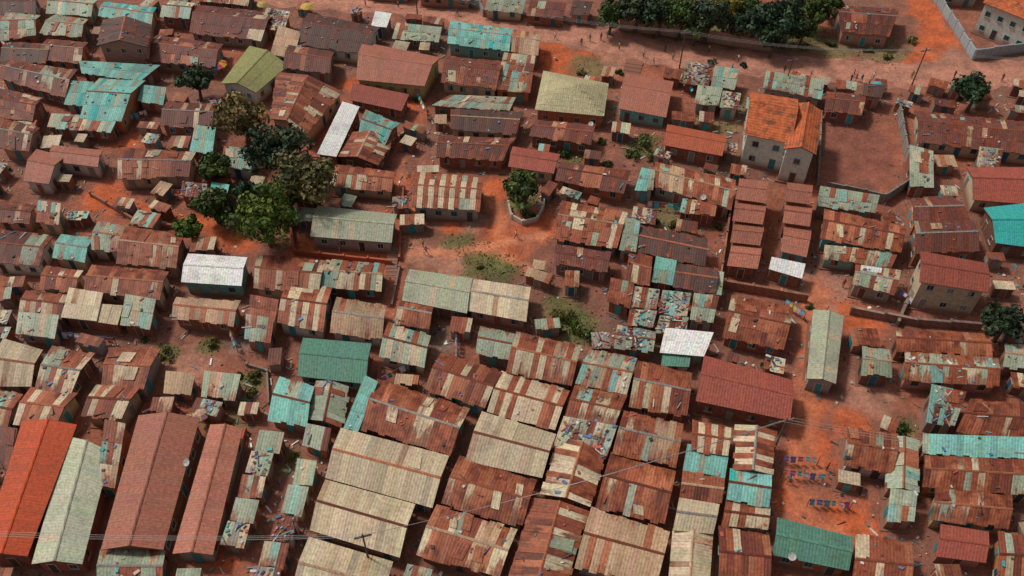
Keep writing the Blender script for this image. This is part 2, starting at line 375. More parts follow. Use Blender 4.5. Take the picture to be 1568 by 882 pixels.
DATA="""
150 24 232 38 240 12 160 3 h T
0 62 55 54 62 24 10 18 h G
60 52 125 57 135 30 85 22 h G
0 95 70 97 85 68 10 64 h D
60 92 125 97 135 65 72 60 h B
245 25 290 28 300 5 255 0 h G
290 50 400 62 425 20 305 8 h B
395 42 435 47 445 22 410 16 f J
0 22 55 20 60 -5 0 -8 h D
70 20 140 25 150 0 80 -8 h G
300 0 380 8 390 -15 310 -20 h R
148 70 225 72 233 38 158 30 v D 5.6 p 2
222 92 330 103 342 68 240 54 h B
125 112 215 124 247 103 122 96 f T
0 120 100 150 118 108 10 92 h B
72 195 170 202 182 182 80 176 f G 2.6 b
98 160 130 162 146 130 110 128 f T
122 182 186 186 222 124 152 120 h T 3 o
210 155 250 160 256 137 218 133 f T
0 180 50 186 66 150 0 135 h B 2.8 b
0 228 45 232 62 196 8 182 h B
338 128 392 142 442 100 382 70 v V 3 w
413 85 450 88 462 55 428 45 f Q
433 103 505 113 512 80 443 68 h B
455 68 565 84 582 42 472 20 h D
568 40 592 42 600 24 575 20 f W
600 60 672 64 677 45 608 38 f G 2 s
545 122 650 132 675 88 555 64 h P 3.2 y
685 67 780 78 786 44 690 32 h T 3 t
782 80 824 85 829 53 787 46 h Q 3 o
675 125 760 137 772 95 685 86 h B 2.9 c
757 137 812 142 820 93 772 88 f M 2.8 o
535 153 615 170 627 148 540 130 f L 2.2 b
415 182 468 207 524 140 424 110 v R 3 c
245 192 325 197 332 160 255 156 h B
485 236 515 240 552 172 526 164 f W 2.8 b
548 210 590 222 612 190 560 168 h T 2.8
516 240 580 254 604 210 532 203 v R 2.6
660 162 780 170 790 152 690 148 f G
690 198 790 206 802 172 690 167 h D
668 240 770 246 790 212 672 208 h B
819 168 925 178 932 128 832 108 x Y 3.2 o
946 166 1020 180 1032 125 958 112 h P 2.9 t
810 208 905 222 912 192 820 184 h B
778 255 848 266 858 236 785 224 h L 2.8 c
850 275 955 297 966 262 858 248 h B
1015 222 1106 239 1113 208 1022 190 h Z 2.8 b
1045 127 1085 132 1092 104 1050 98 f J
1088 133 1125 137 1132 110 1094 105 f G
1063 158 1100 162 1106 138 1068 134 f G
1102 164 1130 166 1134 146 1106 142 f J
1168 135 1258 152 1262 126 1172 112 f G
1262 170 1320 176 1326 146 1265 140 h B
1320 146 1350 150 1356 133 1322 130 f D
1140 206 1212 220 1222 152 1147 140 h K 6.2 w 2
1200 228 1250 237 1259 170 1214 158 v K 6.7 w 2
1405 217 1585 238 1585 188 1400 170 h B
1490 306 1585 314 1600 256 1480 256 h L
1393 285 1430 286 1426 238 1390 228 f G
1288 48 1362 56 1378 14 1275 8 h B 3 p
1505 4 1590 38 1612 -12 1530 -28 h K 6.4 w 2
1250 316 1340 326 1346 302 1255 288 f G
1255 366 1380 386 1386 347 1262 320 h R 2.9 t
1260 396 1365 410 1375 388 1262 377 f M 2.2 t
1305 435 1370 450 1380 415 1310 405 h M
1315 426 1348 430 1350 412 1318 408 f W 3.1
1113 407 1160 412 1167 378 1120 373 h P 2.8 b
1118 371 1164 376 1171 344 1123 340 h P 3.4 b
1121 338 1168 344 1174 312 1126 307 h P 4.0 b
1126 305 1170 311 1177 278 1132 273 h P 4.6 b
1195 385 1235 394 1243 351 1200 344 h P 2.8 t
1198 341 1240 347 1244 315 1201 310 h P 3.5 b
1201 308 1240 313 1245 284 1205 279 h P 4.2 b
1177 412 1228 427 1233 406 1181 395 f W 2.6 b
1000 285 1120 320 1127 277 1003 248 h R
972 290 1000 292 1003 264 982 260 f T
1040 325 1095 330 1098 312 1045 306 f M
630 316 735 322 741 272 636 264 h S 3 g
505 285 600 293 606 263 515 252 h R
475 362 600 372 608 328 486 315 h H 2.8 g
848 366 945 380 962 326 860 308 h R
848 404 930 417 936 387 851 375 h B 2.6 s
972 385 1080 408 1084 366 976 344 h D
948 382 974 386 980 344 958 337 f G
956 430 995 437 999 395 965 382 h R
998 430 1030 436 1036 402 1004 396 f T
1030 440 1095 450 1102 412 1035 403 h D
930 460 965 470 971 436 935 428 f R
960 470 1005 474 1010 446 966 440 f J
1008 480 1052 484 1058 452 1014 447 f J
960 498 1000 500 1006 478 964 475 f J
1004 508 1050 511 1054 488 1010 485 f J
1056 490 1092 494 1100 457 1062 452 f G 2.9
1010 540 1078 546 1092 512 1018 505 f W 2.6 t
1012 560 1055 562 1058 543 1015 538 f E 2
940 532 1000 540 1005 508 945 498 h J
1085 450 1105 452 1108 420 1090 417 f G
1106 515 1200 537 1215 472 1120 452 h R
1235 580 1280 588 1292 484 1245 474 v H 3 g
1065 614 1210 644 1214 582 1078 544 h L 3.2 b
1398 342 1488 342 1458 300 1395 304 h B 3
1400 388 1500 384 1490 338 1399 340 h B 3.2
1408 432 1513 448 1512 403 1408 384 h L 5.6 c 2
1524 372 1600 382 1600 308 1506 318 h U 3
1372 536 1520 546 1512 512 1370 504 h R
1382 582 1530 592 1528 548 1385 538 h M
1418 645 1462 652 1478 604 1424 592 f J 2.8 s
1463 662 1580 672 1580 620 1485 612 h R
1535 562 1580 566 1580 530 1538 526 h G
1318 572 1366 576 1362 537 1320 532 h G
1292 712 1368 724 1376 666 1298 655 h R
1358 748 1405 754 1406 674 1360 668 v G
1358 796 1400 800 1403 756 1362 750 f G
1412 746 1590 760 1590 705 1415 697 h R
1412 695 1590 702 1590 672 1412 666 f T
1425 797 1545 808 1550 760 1432 748 h R
1432 852 1510 862 1514 814 1440 802 h L
1526 892 1610 892 1600 822 1528 815 h R
1183 850 1300 874 1306 822 1190 792 h E
1302 905 1395 910 1396 832 1310 818 h M
1100 895 1180 898 1178 820 1100 806 h R
1058 690 1115 697 1120 656 1060 645 h S
1045 722 1110 732 1116 694 1052 682 f T
1040 765 1105 772 1110 732 1045 722 h R
1030 812 1092 818 1102 772 1040 762 h C
1022 900 1086 905 1092 818 1030 810 v C
1122 720 1182 727 1188 660 1128 650 v S
1112 766 1178 776 1182 726 1118 716 h T
1104 806 1176 812 1180 776 1112 764 h S
963 622 1052 638 1060 572 975 552 h R
938 692 1035 716 1047 650 955 630 h R
912 776 1018 802 1035 722 935 694 h R
880 868 1005 898 1026 814 905 778 h Q
880 588 960 603 976 548 903 534 h M
864 640 940 657 960 607 880 590 h M
848 680 930 697 945 655 863 640 f J
828 757 905 777 928 695 856 668 v S
775 900 865 912 900 782 815 762 v R
775 568 875 592 891 530 790 508 h S
745 632 850 658 873 598 768 568 h S
728 542 780 550 790 512 735 500 h G
712 706 830 732 852 665 738 630 h C
675 772 800 806 822 736 703 700 h R
638 848 765 884 792 812 668 774 h R
650 597 742 626 770 570 675 540 h R
553 656 690 698 719 627 578 580 h R
498 732 662 778 688 698 522 655 h C
474 812 612 854 636 772 498 734 h C
444 912 582 944 602 860 473 822 h C
580 547 650 562 660 514 594 494 h M
455 576 560 588 569 526 464 517 h E
505 510 585 520 593 468 515 456 h Q
424 495 495 507 509 440 440 432 h S
604 495 658 503 665 465 615 454 h R
615 460 715 480 724 426 627 412 h H
716 476 806 493 813 440 725 427 h C
410 642 470 654 482 592 428 577 h T
470 642 524 656 534 592 485 583 v G
463 680 500 692 508 658 470 650 f G
526 655 548 662 580 590 560 580 f T
374 520 414 524 421 490 378 484 f G
380 490 420 496 428 462 384 454 f R
388 440 488 450 500 400 395 390 h R
488 440 584 446 590 404 500 398 h M
277 432 370 438 379 394 288 388 h W 3 t
263 486 358 498 368 462 270 455 h Q 2.6 b
178 402 270 412 283 358 192 347 h R
138 382 190 387 200 348 150 339 h G
128 446 245 457 259 416 140 406 h R
93 486 148 492 160 452 108 444 f C 2.7 b
138 492 180 498 190 470 148 467 f C 2.5 b
184 497 230 503 241 462 194 454 f G 2.7 b
80 395 130 402 143 366 94 358 h T
-20 400 60 408 82 362 0 352 h B
60 442 115 447 128 414 70 408 h R
28 480 95 487 105 452 40 444 h R
24 510 84 517 92 485 30 480 f G
-10 340 45 342 55 315 0 306 h B
55 340 90 345 95 315 60 310 f M
35 277 75 282 100 240 56 228 h P 2.8 w
76 247 150 256 158 230 80 222 h P 2.8 w
180 274 290 270 300 234 185 226 h R
290 232 325 236 332 200 300 196 f T
338 254 384 260 392 232 344 227 f G
276 300 315 304 318 284 280 280 f J
320 302 346 305 352 285 325 281 f T
-20 592 48 592 66 536 5 518 h C
52 600 108 606 145 542 80 530 h M
20 650 84 656 120 602 48 592 h S
-30 655 10 660 35 605 -10 595 h M
155 592 220 597 246 535 168 532 h R
124 637 186 642 216 592 148 588 h R
-30 852 42 852 118 650 34 644 v O 3.4 b
48 864 126 864 170 692 104 668 v H 3
148 745 176 748 196 655 164 648 f M 2.8
154 842 250 842 306 640 212 636 v P 3.4 b
264 848 326 850 372 656 322 650 v P 3
148 900 250 900 254 842 154 840 h G
390 690 428 694 436 664 398 660 f G
375 725 410 729 420 696 386 692 f J
364 760 400 764 408 732 372 728 f R
352 796 388 800 398 768 362 763 f G
336 834 374 838 384 804 350 799 f J
448 742 478 744 486 708 456 704 f G
430 786 462 790 474 748 442 744 f G
412 826 446 830 458 794 424 790 f J
396 866 434 870 444 834 406 830 f G
376 900 424 905 432 872 390 868 f J
308 606 360 612 370 576 314 570 f G 2.6 s
250 602 292 606 300 574 255 570 f Q 2 p
0 715 14 718 30 660 0 655 f B
1495 255 1530 258 1535 232 1498 228 f J
20 200 50 202 58 186 30 184 f G
742 16 800 20 806 2 748 -2 f G 2.2
806 24 862 28 868 8 812 4 f B 2.2
872 22 902 24 908 6 878 3 f D 2.2
640 -6 720 0 725 -24 645 -28 h R
1440 -8 1500 -4 1510 -40 1450 -45 h L
560 -14 625 -8 632 -30 568 -34 h G
"""
for ln in DATA.strip().splitlines():
    t=ln.split(); q=[float(x) for x in t[:8]]
    house(q,t[8],t[9],float(t[10]) if len(t)>10 else None,t[11] if len(t)>11 else None,int(t[12]) if len(t)>12 else 1)

# ------------------------------------------------ terrain sheet
OR=(.64,.135,.04);GR=(.14,.145,.042);RB=(.30,.10,.065);PK=(.50,.225,.145);GY=(.28,.19,.145);OG=(.24,.18,.075)
PATCH=[(860,80,50,OR),(900,72,35,OR),(850,100,30,OR),(940,95,30,PK),(1440,60,40,OR),(1420,20,30,OR),(1450,90,40,PK),(560,385,60,OR),(470,385,35,OR),(640,390,30,PK),(700,395,45,PK),(770,375,45,OR),(820,345,32,OR),
(600,215,26,OR),(170,300,42,OR),(225,310,45,RB),(150,305,25,OR),(612,280,26,OR),(1230,630,40,OR),(1240,690,50,OR),(1300,800,50,OR),(1215,760,35,OR),(1330,600,45,PK),(1310,220,70,RB),(1310,270,50,RB),
(290,560,40,PK),(370,370,32,OR),(640,165,24,OR),(620,330,24,OR),(190,215,30,OR),(300,345,35,OR),(370,520,25,GY),(680,520,40,GY),(590,330,16,OR),(1270,450,45,PK),(1310,490,40,OR),(1420,480,70,RB),(1240,430,24,PK),
(740,400,40,GR),(700,368,26,GR),(770,412,32,GR),(865,480,40,GR),(885,505,34,GR),(385,585,24,GR),(320,530,20,GR),(255,540,20,GR),(240,325,28,OG),(900,100,30,OG),(1350,78,45,OG),(1280,72,38,OG),(985,225,30,GR),
(1030,338,40,OG),(440,710,26,OG),(355,640,40,OG),(880,235,28,GR),(1200,45,60,GR),(1050,25,80,GR),(800,305,28,GR),(1385,655,20,GR),(1540,490,30,GR),(430,850,30,OG),(340,850,30,OR),(1140,160,28,OG),(1090,190,40,OG),(760,290,30,OR),
(310,740,24,OR),(470,470,20,GY),(1300,650,35,OR),(590,100,18,OR),(1430,640,24,GY),(1410,780,25,RB),(540,130,20,OR),(400,150,18,OR),(460,560,14,OR),(940,330,14,OR),(1240,560,18,OR),(1340,380,14,OR),(240,640,18,OR),(720,340,25,PK),(690,350,20,OR)]
def axis(lo,hi,step,far):
    a=np.arange(lo,hi+step,step); pre=-np.geomspace(1,far,14)[::-1]+lo; post=np.geomspace(1,far,14)+hi
    return np.concatenate([pre,a,post])
xs=axis(-125,125,.7,4000); ys=axis(20,195,.7,4000)
XX,YY=np.meshgrid(xs,ys)
ZZ=0.35*np.sin(XX*.09+1)*np.cos(YY*.07)+0.2*np.sin(XX*.05-YY*.11)
def wob(X,Y,s,p): return (np.sin(X*s+p+2*np.sin(Y*s*.7+p))+np.sin(Y*s*1.3-p+2*np.sin(X*s*.6)))*.5
COL=np.zeros(XX.shape+(4,),np.float32); COL[...,3]=1
COL[...,:3]=np.array((.31,.12,.078))
w=np.clip(wob(XX,YY,.11,1)*.8+.2,0,1)[...,None]; COL[...,:3]=COL[...,:3]*(1-w*.65)+np.array((.50,.135,.06))*w*.65
w=np.clip(wob(XX,YY,.17,4)-.1,0,1)[...,None]; COL[...,:3]=COL[...,:3]*(1-w*.5)+np.array((.22,.135,.095))*w*.5
for (px,py,r,c) in PATCH:
    cx,cy=gp(px,py); R=r*mpp(px,py)
    d=np.hypot(XX-cx,(YY-cy))/R + .25*wob(XX,YY,.9,px*.1)+.16*wob(XX,YY,2.3,py*.1)
    w=np.clip((1.15-d)*1.9,0,1)[...,None]*.88
    COL[...,:3]=COL[...,:3]*(1-w)+np.array(c)*w
def path(pts,wd,c):
    global COL
    P=[gp(*p) for p in pts]
    dm=np.full(XX.shape,1e9)
    for a,b in zip(P[:-1],P[1:]):
        vx,vy=b[0]-a[0],b[1]-a[1];l2=vx*vx+vy*vy
        t=np.clip(((XX-a[0])*vx+(YY-a[1])*vy)/l2,0,1)
        dm=np.minimum(dm,np.hypot(XX-a[0]-t*vx,YY-a[1]-t*vy))
    w=np.clip((1.3-dm/wd+.25*wob(XX,YY,1.3,2))*2,0,1)[...,None]*.85
    COL[...,:3]=COL[...,:3]*(1-w)+np.array(c)*w
path([(615,385),(690,388),(760,375),(830,360)],.9,(.70,.25,.13)); path([(760,375),(770,335),(745,300)],.8,(.70,.22,.1)); path([(740,378),(800,405),(830,440)],.7,(.66,.22,.11))
path([(612,250),(618,330),(604,420),(598,480)],.9,(.58,.19,.10)); path([(1255,440),(1240,560),(1225,640),(1230,780),(1310,860)],1.8,(.62,.19,.09)); path([(1390,110),(1440,60),(1405,0)],2.2,OR)
path([(340,620),(330,740),(300,880)],1.0,(.56,.17,.09)); path([(140,300),(260,330),(370,370)],1.2,OR); path([(640,120),(640,190),(600,240)],1.0,(.62,.18,.09)); path([(1200,640),(1160,760),(1010,890)],.6,(.40,.15,.10))
path([(850,130),(840,240),(850,300)],.8,(.50,.19,.11))
nx,ny=len(xs),len(ys)
me=bpy.data.meshes.new('ground')
idx=np.arange(nx*ny).reshape(ny,nx)
fc=np.stack([idx[:-1,:-1],idx[:-1,1:],idx[1:,1:],idx[1:,:-1]],-1).reshape(-1,4)
me.vertices.add(nx*ny); me.vertices.foreach_set('co',np.stack([XX,YY,ZZ],-1).astype(np.float32).ravel())
me.loops.add(fc.size); me.loops.foreach_set('vertex_index',fc.ravel().astype(np.int32))
me.polygons.add(len(fc)); me.polygons.foreach_set('loop_start',np.arange(0,fc.size,4,dtype=np.int32))
me.update(calc_edges=True)
a=me.color_attributes.new(name='col',type='FLOAT_COLOR',domain='POINT'); a.data.foreach_set('color',COL.ravel())
me.polygons.foreach_set('use_smooth',[True]*len(fc))
me.materials.append(M_GND); g=bpy.data.objects.new('ground',me); bpy.context.collection.objects.link(g)
# road
def strip(name,pairs,col,off=.03):
    mb=MB(); pts=[]
    for (a,b) in zip(pairs[:-1],pairs[1:]):
        for k in range(14):
            t=k/14; 
            pts.append((gp(*lerp2(a[:2],b[:2],t)),gp(*lerp2(a[2:],b[2:],t))))
    m=8
    for i in range(len(pts)-1):
        for j in range(m):
            q=[]
            for (ii,jj) in ((i,j),(i+1,j),(i+1,j+1),(i,j+1)):
                A,B=pts[ii]; e=.5*math.sin(ii*1.3)+.3*math.sin(ii*.47)
                p=lerp2(A,B,jj/m)
                if jj in(0,m): p=(p[0],p[1]+e)
                q.append((p[0],p[1],terr(*p)+off))
            k=1.0 if j in(2,5) else (.86 if j in(0,7) else .94)
            mb.face(q,tuple(x*k for x in col),None,PNT)
    me=mb.mesh(name); me.materials.clear(); me.materials.append(M_GND)
    o=bpy.data.objects.new(name,me); bpy.context.collection.objects.link(o)
strip('dirt_road',[(300,-30,300,-8),(440,-8,440,12),(570,0,590,22),(690,12,690,32),(830,32,830,64),(945,48,945,88),(1060,65,1060,108),(1180,82,1180,120),(1330,95,1330,133),(1450,98,1450,138),(1568,92,1568,135),(1720,88,1720,135)],(.58,.25,.165))
# ------------------------------------------------ vegetation
def crown_leaves(mb,c,R,tint,nb,nl,ls,flat=.75):
    c=np.array(c)
    for _ in range(nb):
        d=rng.normal(size=3); d/=np.linalg.norm(d); d[2]*=flat
        if d[2]<-.35: d[2]*=.4
        bc=c+d*R*rng.uniform(.2,.82); br=R*rng.uniform(.24,.4)
        k=rng.uniform(.5,1.45); colb=np.array(tint)*k*np.array([rng.uniform(.85,1.25),1,rng.uniform(.8,1.1)])
        for i in range(nl):
            n=rng.normal(size=3); n/=np.linalg.norm(n); p=bc+n*br*rng.uniform(.55,1.08)*np.array([1,1,.8])
            a=rng.normal(size=3); a-=n*a.dot(n)*.7; a/=np.linalg.norm(a); b=np.cross(a,n+rng.normal(size=3)*.4); nb_=np.linalg.norm(b)
            if nb_<.05: continue
            b/=nb_; s=ls*rng.uniform(.6,1.3)
            cc=colb*rng.uniform(.7,1.3)
            mb.face([p-a*s,p+b*s*.6,p+a*s,p-b*s*.6],tuple(np.clip(cc,0,1)),None,LEAF)
def tree(px,py,rpx,tint,name,nb=30,nl=105):
    R=rpx*mpp(px,py)*1.03; hc=R*.9+1.4
    x,y=gp(px,py,hc); z=terr(x,y)
    root=empty(name); mt=MB(); bark=(.12,.08,.055)
    mt.cyl((x,y,z-.3),(x+.1*R,y,z+hc*.55),R*.09+.06,R*.06+.03,bark)
    for i in range(6):
        a=i*1.05+random.random(); 
        p1=(x+.1*R+math.cos(a)*R*.5,y+math.sin(a)*R*.5,z+hc+R*random.uniform(-.1,.35))
        mt.cyl((x+.1*R,y,z+hc*.5),p1,R*.05+.02,.03,bark,6)
    mt.build('trunk_and_limbs',root)
    ml=MB(); crown_leaves(ml,(x,y,z+hc),R,tint,nb,nl,.36); ml.build('crown',root)
G1=(.075,.115,.03);G2=(.04,.07,.035);G3=(.16,.155,.05);G4=(.095,.15,.025)
for t in [(368,180,46,(.20,.16,.06)),(298,122,28,G2),(420,232,50,G2),(465,275,54,(.135,.13,.05)),(402,328,54,G4),(326,256,25,G1),(327,312,30,G1),(287,348,20,G4),(803,288,30,G1),(345,330,16,G1),(440,300,26,G1),(375,290,18,G2),
 (1495,137,30,G2),(935,22,24,G1),(975,14,30,G2),(1010,20,32,G2),(1045,18,34,G1),(1085,22,38,G2),(1112,14,28,(.24,.2,.035)),(1155,30,36,G2),(1208,28,40,G2),(1250,15,28,G1),(1185,58,24,G2),(1140,6,28,G1),(1230,45,20,G1),(1065,45,18,G1),(1540,492,34,G2),(1275,2,20,G1),(1560,40,12,G1)]:
    tree(*t,'broadleaf_tree')
def bush(px,py,rpx,tint,name='bush'):
    R=rpx*mpp(px,py); x,y=gp(px,py,R*.4); z=terr(x,y)
    mb=MB(); 
    for i in range(4): mb.cyl((x,y,z-.1),(x+random.uniform(-.5,.5)*R,y+random.uniform(-.5,.5)*R,z+R*.6),.05,.02,(.09,.06,.04),5)
    crown_leaves(mb,(x,y,z+R*.3),R,tint,9,40,.2,.4); mb.build(name)
for b in [(985,218,20,G1),(970,235,15,G1),(1000,240,14,G3),(860,480,22,G3),(880,500,22,G4),(855,500,16,G3),(900,512,16,G1),(255,540,16,G3),(385,575,14,G3),(385,600,10,G3),(320,525,13,G3),(865,235,14,G1),(905,242,14,G1),(920,215,10,G4),(1000,335,12,G1),(1030,342,12,G3),(1385,655,16,G1),
 (240,312,12,G3),(1100,345,9,G1),(450,700,10,G3),(350,650,10,G3),(640,150,9,G1),(880,390,9,G1),(930,250,10,G1),(1395,60,12,G3),(1330,75,10,G1),(1270,65,12,G1),(1230,70,10,G3),(1360,85,10,G3),(735,408,8,G3),(1170,560,8,G1),(620,205,8,G1),(560,215,6,G1),(810,330,14,G1),(785,300,12,G4),
 (1525,470,14,G1),(1555,520,16,G2),(1500,150,12,G3),(1470,150,8,G1),(365,575,8,G1),(950,110,9,G1),(890,110,9,G3),(270,120,9,G2),(1090,95,10,G2),(1060,100,9,G1),(1140,100,8,G2),(60,120,8,G1),(470,300,14,G1),(440,345,14,G4),(1240,470,7,G1),(700,430,6,G1),(840,300,9,G1),(590,140,7,G1),(1380,540,7,G1),(125,330,8,G3),(220,520,7,G1),(10,260,8,G1)]:
    bush(*b)
def agave(px,py,r):
    x,y=gp(px,py); z=terr(x,y); mb=MB()
    for i in range(22):
        a=i*2.399; ln=r*random.uniform(.7,1); prev=Vector((x,y,z+.2)); w=.16
        for k in range(5):
            t=(k+1)/5; e=math.sin(t*2.2)*ln*.6
            q=Vector((x+math.cos(a)*ln*t,y+math.sin(a)*ln*t,z+.2+e)); s=Vector((-math.sin(a),math.cos(a),0))
            w2=.16*(1-t)+.02
            mb.face([prev-s*w,prev+s*w,q+s*w2,q-s*w2],jit((.2,.26,.08),.2),None,LEAF); prev=q; w=w2
    mb.build('palm_shrub')
agave(797,322,2.2)
mb=MB()
for (px,py,r,c) in PATCH:
    if c not in (GR,OG): continue
    R=r*mpp(px,py); cx,cy=gp(px,py)
    for _ in range(int(R*R*(12 if c==GR else 4))):
        a=random.uniform(0,6.28); d=R*math.sqrt(random.random())*1.05; x=cx+math.cos(a)*d;y=cy+math.sin(a)*d; z=terr(x,y)
        b=random.uniform(0,3.14); s=random.uniform(.08,.22); hh=random.uniform(.1,.3)
        mb.face([(x-math.cos(b)*s,y-math.sin(b)*s,z-.02),(x+math.cos(b)*s,y+math.sin(b)*s,z-.02),(x+random.uniform(-.2,.2),y+random.uniform(-.2,.2),z+hh)],jit(random.choice([(.14,.155,.04),(.21,.19,.07),(.09,.12,.03)]),.3),None,LEAF)
mb.build('grass')
# ------------------------------------------------ filler sheds & clutter
def inside(p,Q):
    s=0
    for i in range(len(Q)):
        a=Q[i];b=Q[(i+1)%len(Q)]
        c=(b[0]-a[0])*(p[1]-a[1])-(b[1]-a[1])*(p[0]-a[0])
        if s==0: s=1 if c>0 else -1
        elif (c>0)!=(s>0): return False
    return True
def hit(p,ex=0):
    for cen,Q in FOOT:
        if abs(cen[0]-p[0])<16 and abs(cen[1]-p[1])<16 and inside(p,Q): return True
    return False
def proj(x,y,z=0):
    dy=y; dz=z-H; depth=dy*CT_-dz*ST_; up=dy*ST_+dz*CT_
    return 784+F*x/depth, 441-F*up/depth
OPENZ=[(gp(px,py),r*mpp(px,py)*.95) for (px,py,r,c) in PATCH if (c is OR and r>24) or c is GR or (c is RB and r>60)or (c is PK and r>28)]+[(gp(1310,270),7)]+[(gp(x,y),r*mpp(x,y)) for x,y,r in [(1195,250,60),(370,230,60),(400,350,55),(940,65,40),(1000,20,70),(1100,40,70),(1200,50,70),(1300,75,60),(1400,70,60),(1500,60,60),(300,140,25),(1160,420,60),(1410,480,50),(1235,560,30),(1240,500,20),(605,300,20),(605,420,20)]]
def onroad(X,Y):
    lo=np.interp(X,[300,440,590,690,830,945,1060,1180,1330,1568],[-8,12,24,36,66,90,110,124,137,140])
    return Y<lo+4 and X>440
made=0;tries=0
while made<115 and tries<9000:
    tries+=1
    X=random.uniform(-20,1590);Y=random.uniform(5,900)
    p=gp(X,Y)
    if onroad(X,Y) or any(dist(p,c)<r+1 for c,r in OPENZ): continue
    near=min(FOOT,key=lambda f:dist(f[0],p)); q=near[1]
    an=math.atan2(q[1][1]-q[0][1],q[1][0]-q[0][0])+random.gauss(0,.12)
    w=random.uniform(.8,2.1);d=random.uniform(.7,1.5)
    ca,sa=math.cos(an),math.sin(an)
    Q=[(p[0]+i*w*ca-j*d*sa,p[1]+i*w*sa+j*d*ca) for i,j in((-1,-1),(1,-1),(1,1),(-1,1))]
    if any(hit(k) for k in Q+[p]+[lerp2(Q[i],Q[(i+1)%4],.5) for i in range(4)]): continue
    st=random.choice('RRMGCJBRSQJ')
    house_w(Q,terr(*p),'f',st,random.uniform(1.8,2.3),random.choice('bBsgp'),1,'tin_shed')
    made+=1
print('sheds',made,tries)
k=0
for i in range(900):
    x=random.uniform(-150,150);y=random.uniform(15,230)
    X,Y=proj(x,y)
    if -60<X<1630 and -60<Y<960: continue
    if k>100: break
    an=random.choice((-.15,.0,.1)); w=random.uniform(3,5.5);d=random.uniform(2.5,4)
    if abs(y-(150))<14 and x>0: continue
    ca,sa=math.cos(an),math.sin(an)
    Q=[(x+i*w*ca-j*d*sa,y+i*w*sa+j*d*ca) for i,j in((-1,-1),(1,-1),(1,1),(-1,1))]
    if any(hit(q) for q in Q+[(x,y)]): continue
    house_w(Q,terr(x,y),'h',random.choice('RSBCMGR'),2.6,None,1,None,False); k+=1
mb=MB(); DC=[(.42,.35,.29),(.26,.14,.1),(.12,.08,.06),(.5,.46,.42),(.08,.3,.3),(.06,.18,.25),(.36,.12,.07),(.18,.15,.13),(.5,.38,.28),(.06,.045,.04),(.75,.73,.7)]
for cnt in range(13000):
    cen,Q=random.choice(FOOT); a=random.randrange(4); p=lerp2(Q[a],Q[(a+1)%4],random.random())
    r=random.expovariate(.8); an=random.uniform(0,6.28); p=(p[0]+math.cos(an)*r,p[1]+math.sin(an)*r)
    X,Y=proj(*p)
    if hit(p) or onroad(X,Y): continue
    a=random.uniform(0,3.14); ln=random.choice((.06,.08,.1,.12,.16,.22,.35,.55)); wd=random.uniform(.05,.12) if ln>.3 else ln*random.uniform(.4,1)
    mb.box((p[0],p[1],terr(*p)+.05),(math.cos(a)*ln,math.sin(a)*ln,random.uniform(-.03,.06)),(-math.sin(a)*wd,math.cos(a)*wd,0),(0,0,random.uniform(.03,.14)),jit(random.choice(DC),.3))
mb.build('scattered_rubble')
# ------------------------------------------------ walls, fences
def wall(pts,h,th,col,name,m=PLA):
    mb=MB()
    P=[gp(*p) for p in pts]
    for a,b in zip(P[:-1],P[1:]):
        L=dist(a,b); n=max(1,int(L/3)); dx,dy=(b[0]-a[0])/L,(b[1]-a[1])/L
        for i in range(n):
            p=lerp2(a,b,i/n);q=lerp2(a,b,(i+1)/n); z=terr(*lerp2(p,q,.5)); hh=h*(1+.04*math.sin(i*2.1))
            o=(-dy*th,dx*th); mb.prism([(p[0]-o[0],p[1]-o[1]),(q[0]-o[0],q[1]-o[1]),(q[0]+o[0],q[1]+o[1]),(p[0]+o[0],p[1]+o[1])],z-.7,z+hh,jit(col,.1),m)
            o=(-dy*th*1.5,dx*th*1.5); mb.prism([(p[0]-o[0],p[1]-o[1]),(p[0]+dx*.3-o[0],p[1]+dy*.3-o[1]),(p[0]+dx*.3+o[0],p[1]+dy*.3+o[1]),(p[0]+o[0],p[1]+o[1])],z-.7,z+hh+.15,jit(col,.1),m)
    mb.build(name)
wall([(948,45),(1060,60),(1180,80)],2.4,.14,(.5,.29,.21),'boundary_wall')
wall([(1425,-8),(1488,92),(1568,80)],2.2,.12,(.36,.42,.44),'boundary_wall')
wall([(1372,165),(1385,240),(1392,285),(1352,312),(1262,292)],2,.12,(.33,.3,.27),'block_wall',BRK)
wall([(1255,180),(1250,290)],1.4,.12,(.32,.26,.22),'block_wall',BRK)
wall([(1106,440),(1235,462)],1.6,.2,(.42,.18,.11),'retaining_wall',BRK)
wall([(1100,440),(1118,320)],1.6,.12,(.36,.17,.11),'retaining_wall',BRK)
wall([(1300,480),(1400,498),(1500,505)],1.4,.2,(.3,.2,.16),'retaining_wall',BRK)
wall([(1395,445),(1372,500)],1.2,.2,(.3,.23,.19),'retaining_wall',BRK)
wall([(778,315),(783,335),(800,345),(822,340),(832,322),(835,300)],1.0,.12,(.55,.5,.43),'garden_wall')
wall([(445,345),(452,390),(600,405)],1.0,.15,(.5,.13,.06),'retaining_wall')
wall([(612,410),(600,470)],.6,.15,(.3,.24,.2),'stone_kerb_wall')
wall([(618,290),(612,400)],.9,.15,(.45,.13,.07),'retaining_wall')
wall([(378,560),(410,570),(412,620)],.6,.12,(.36,.3,.25),'block_wall',BRK)
wall([(320,860),(365,700),(378,660)],.9,.12,(.55,.13,.06),'brick_fence',BRK)
wall([(140,300),(215,345),(265,350)],.9,.15,(.38,.16,.1),'retaining_wall')
wall([(655,-6),(735,14),(740,26)],1.8,.08,(.3,.34,.34),'corrugated_fence')
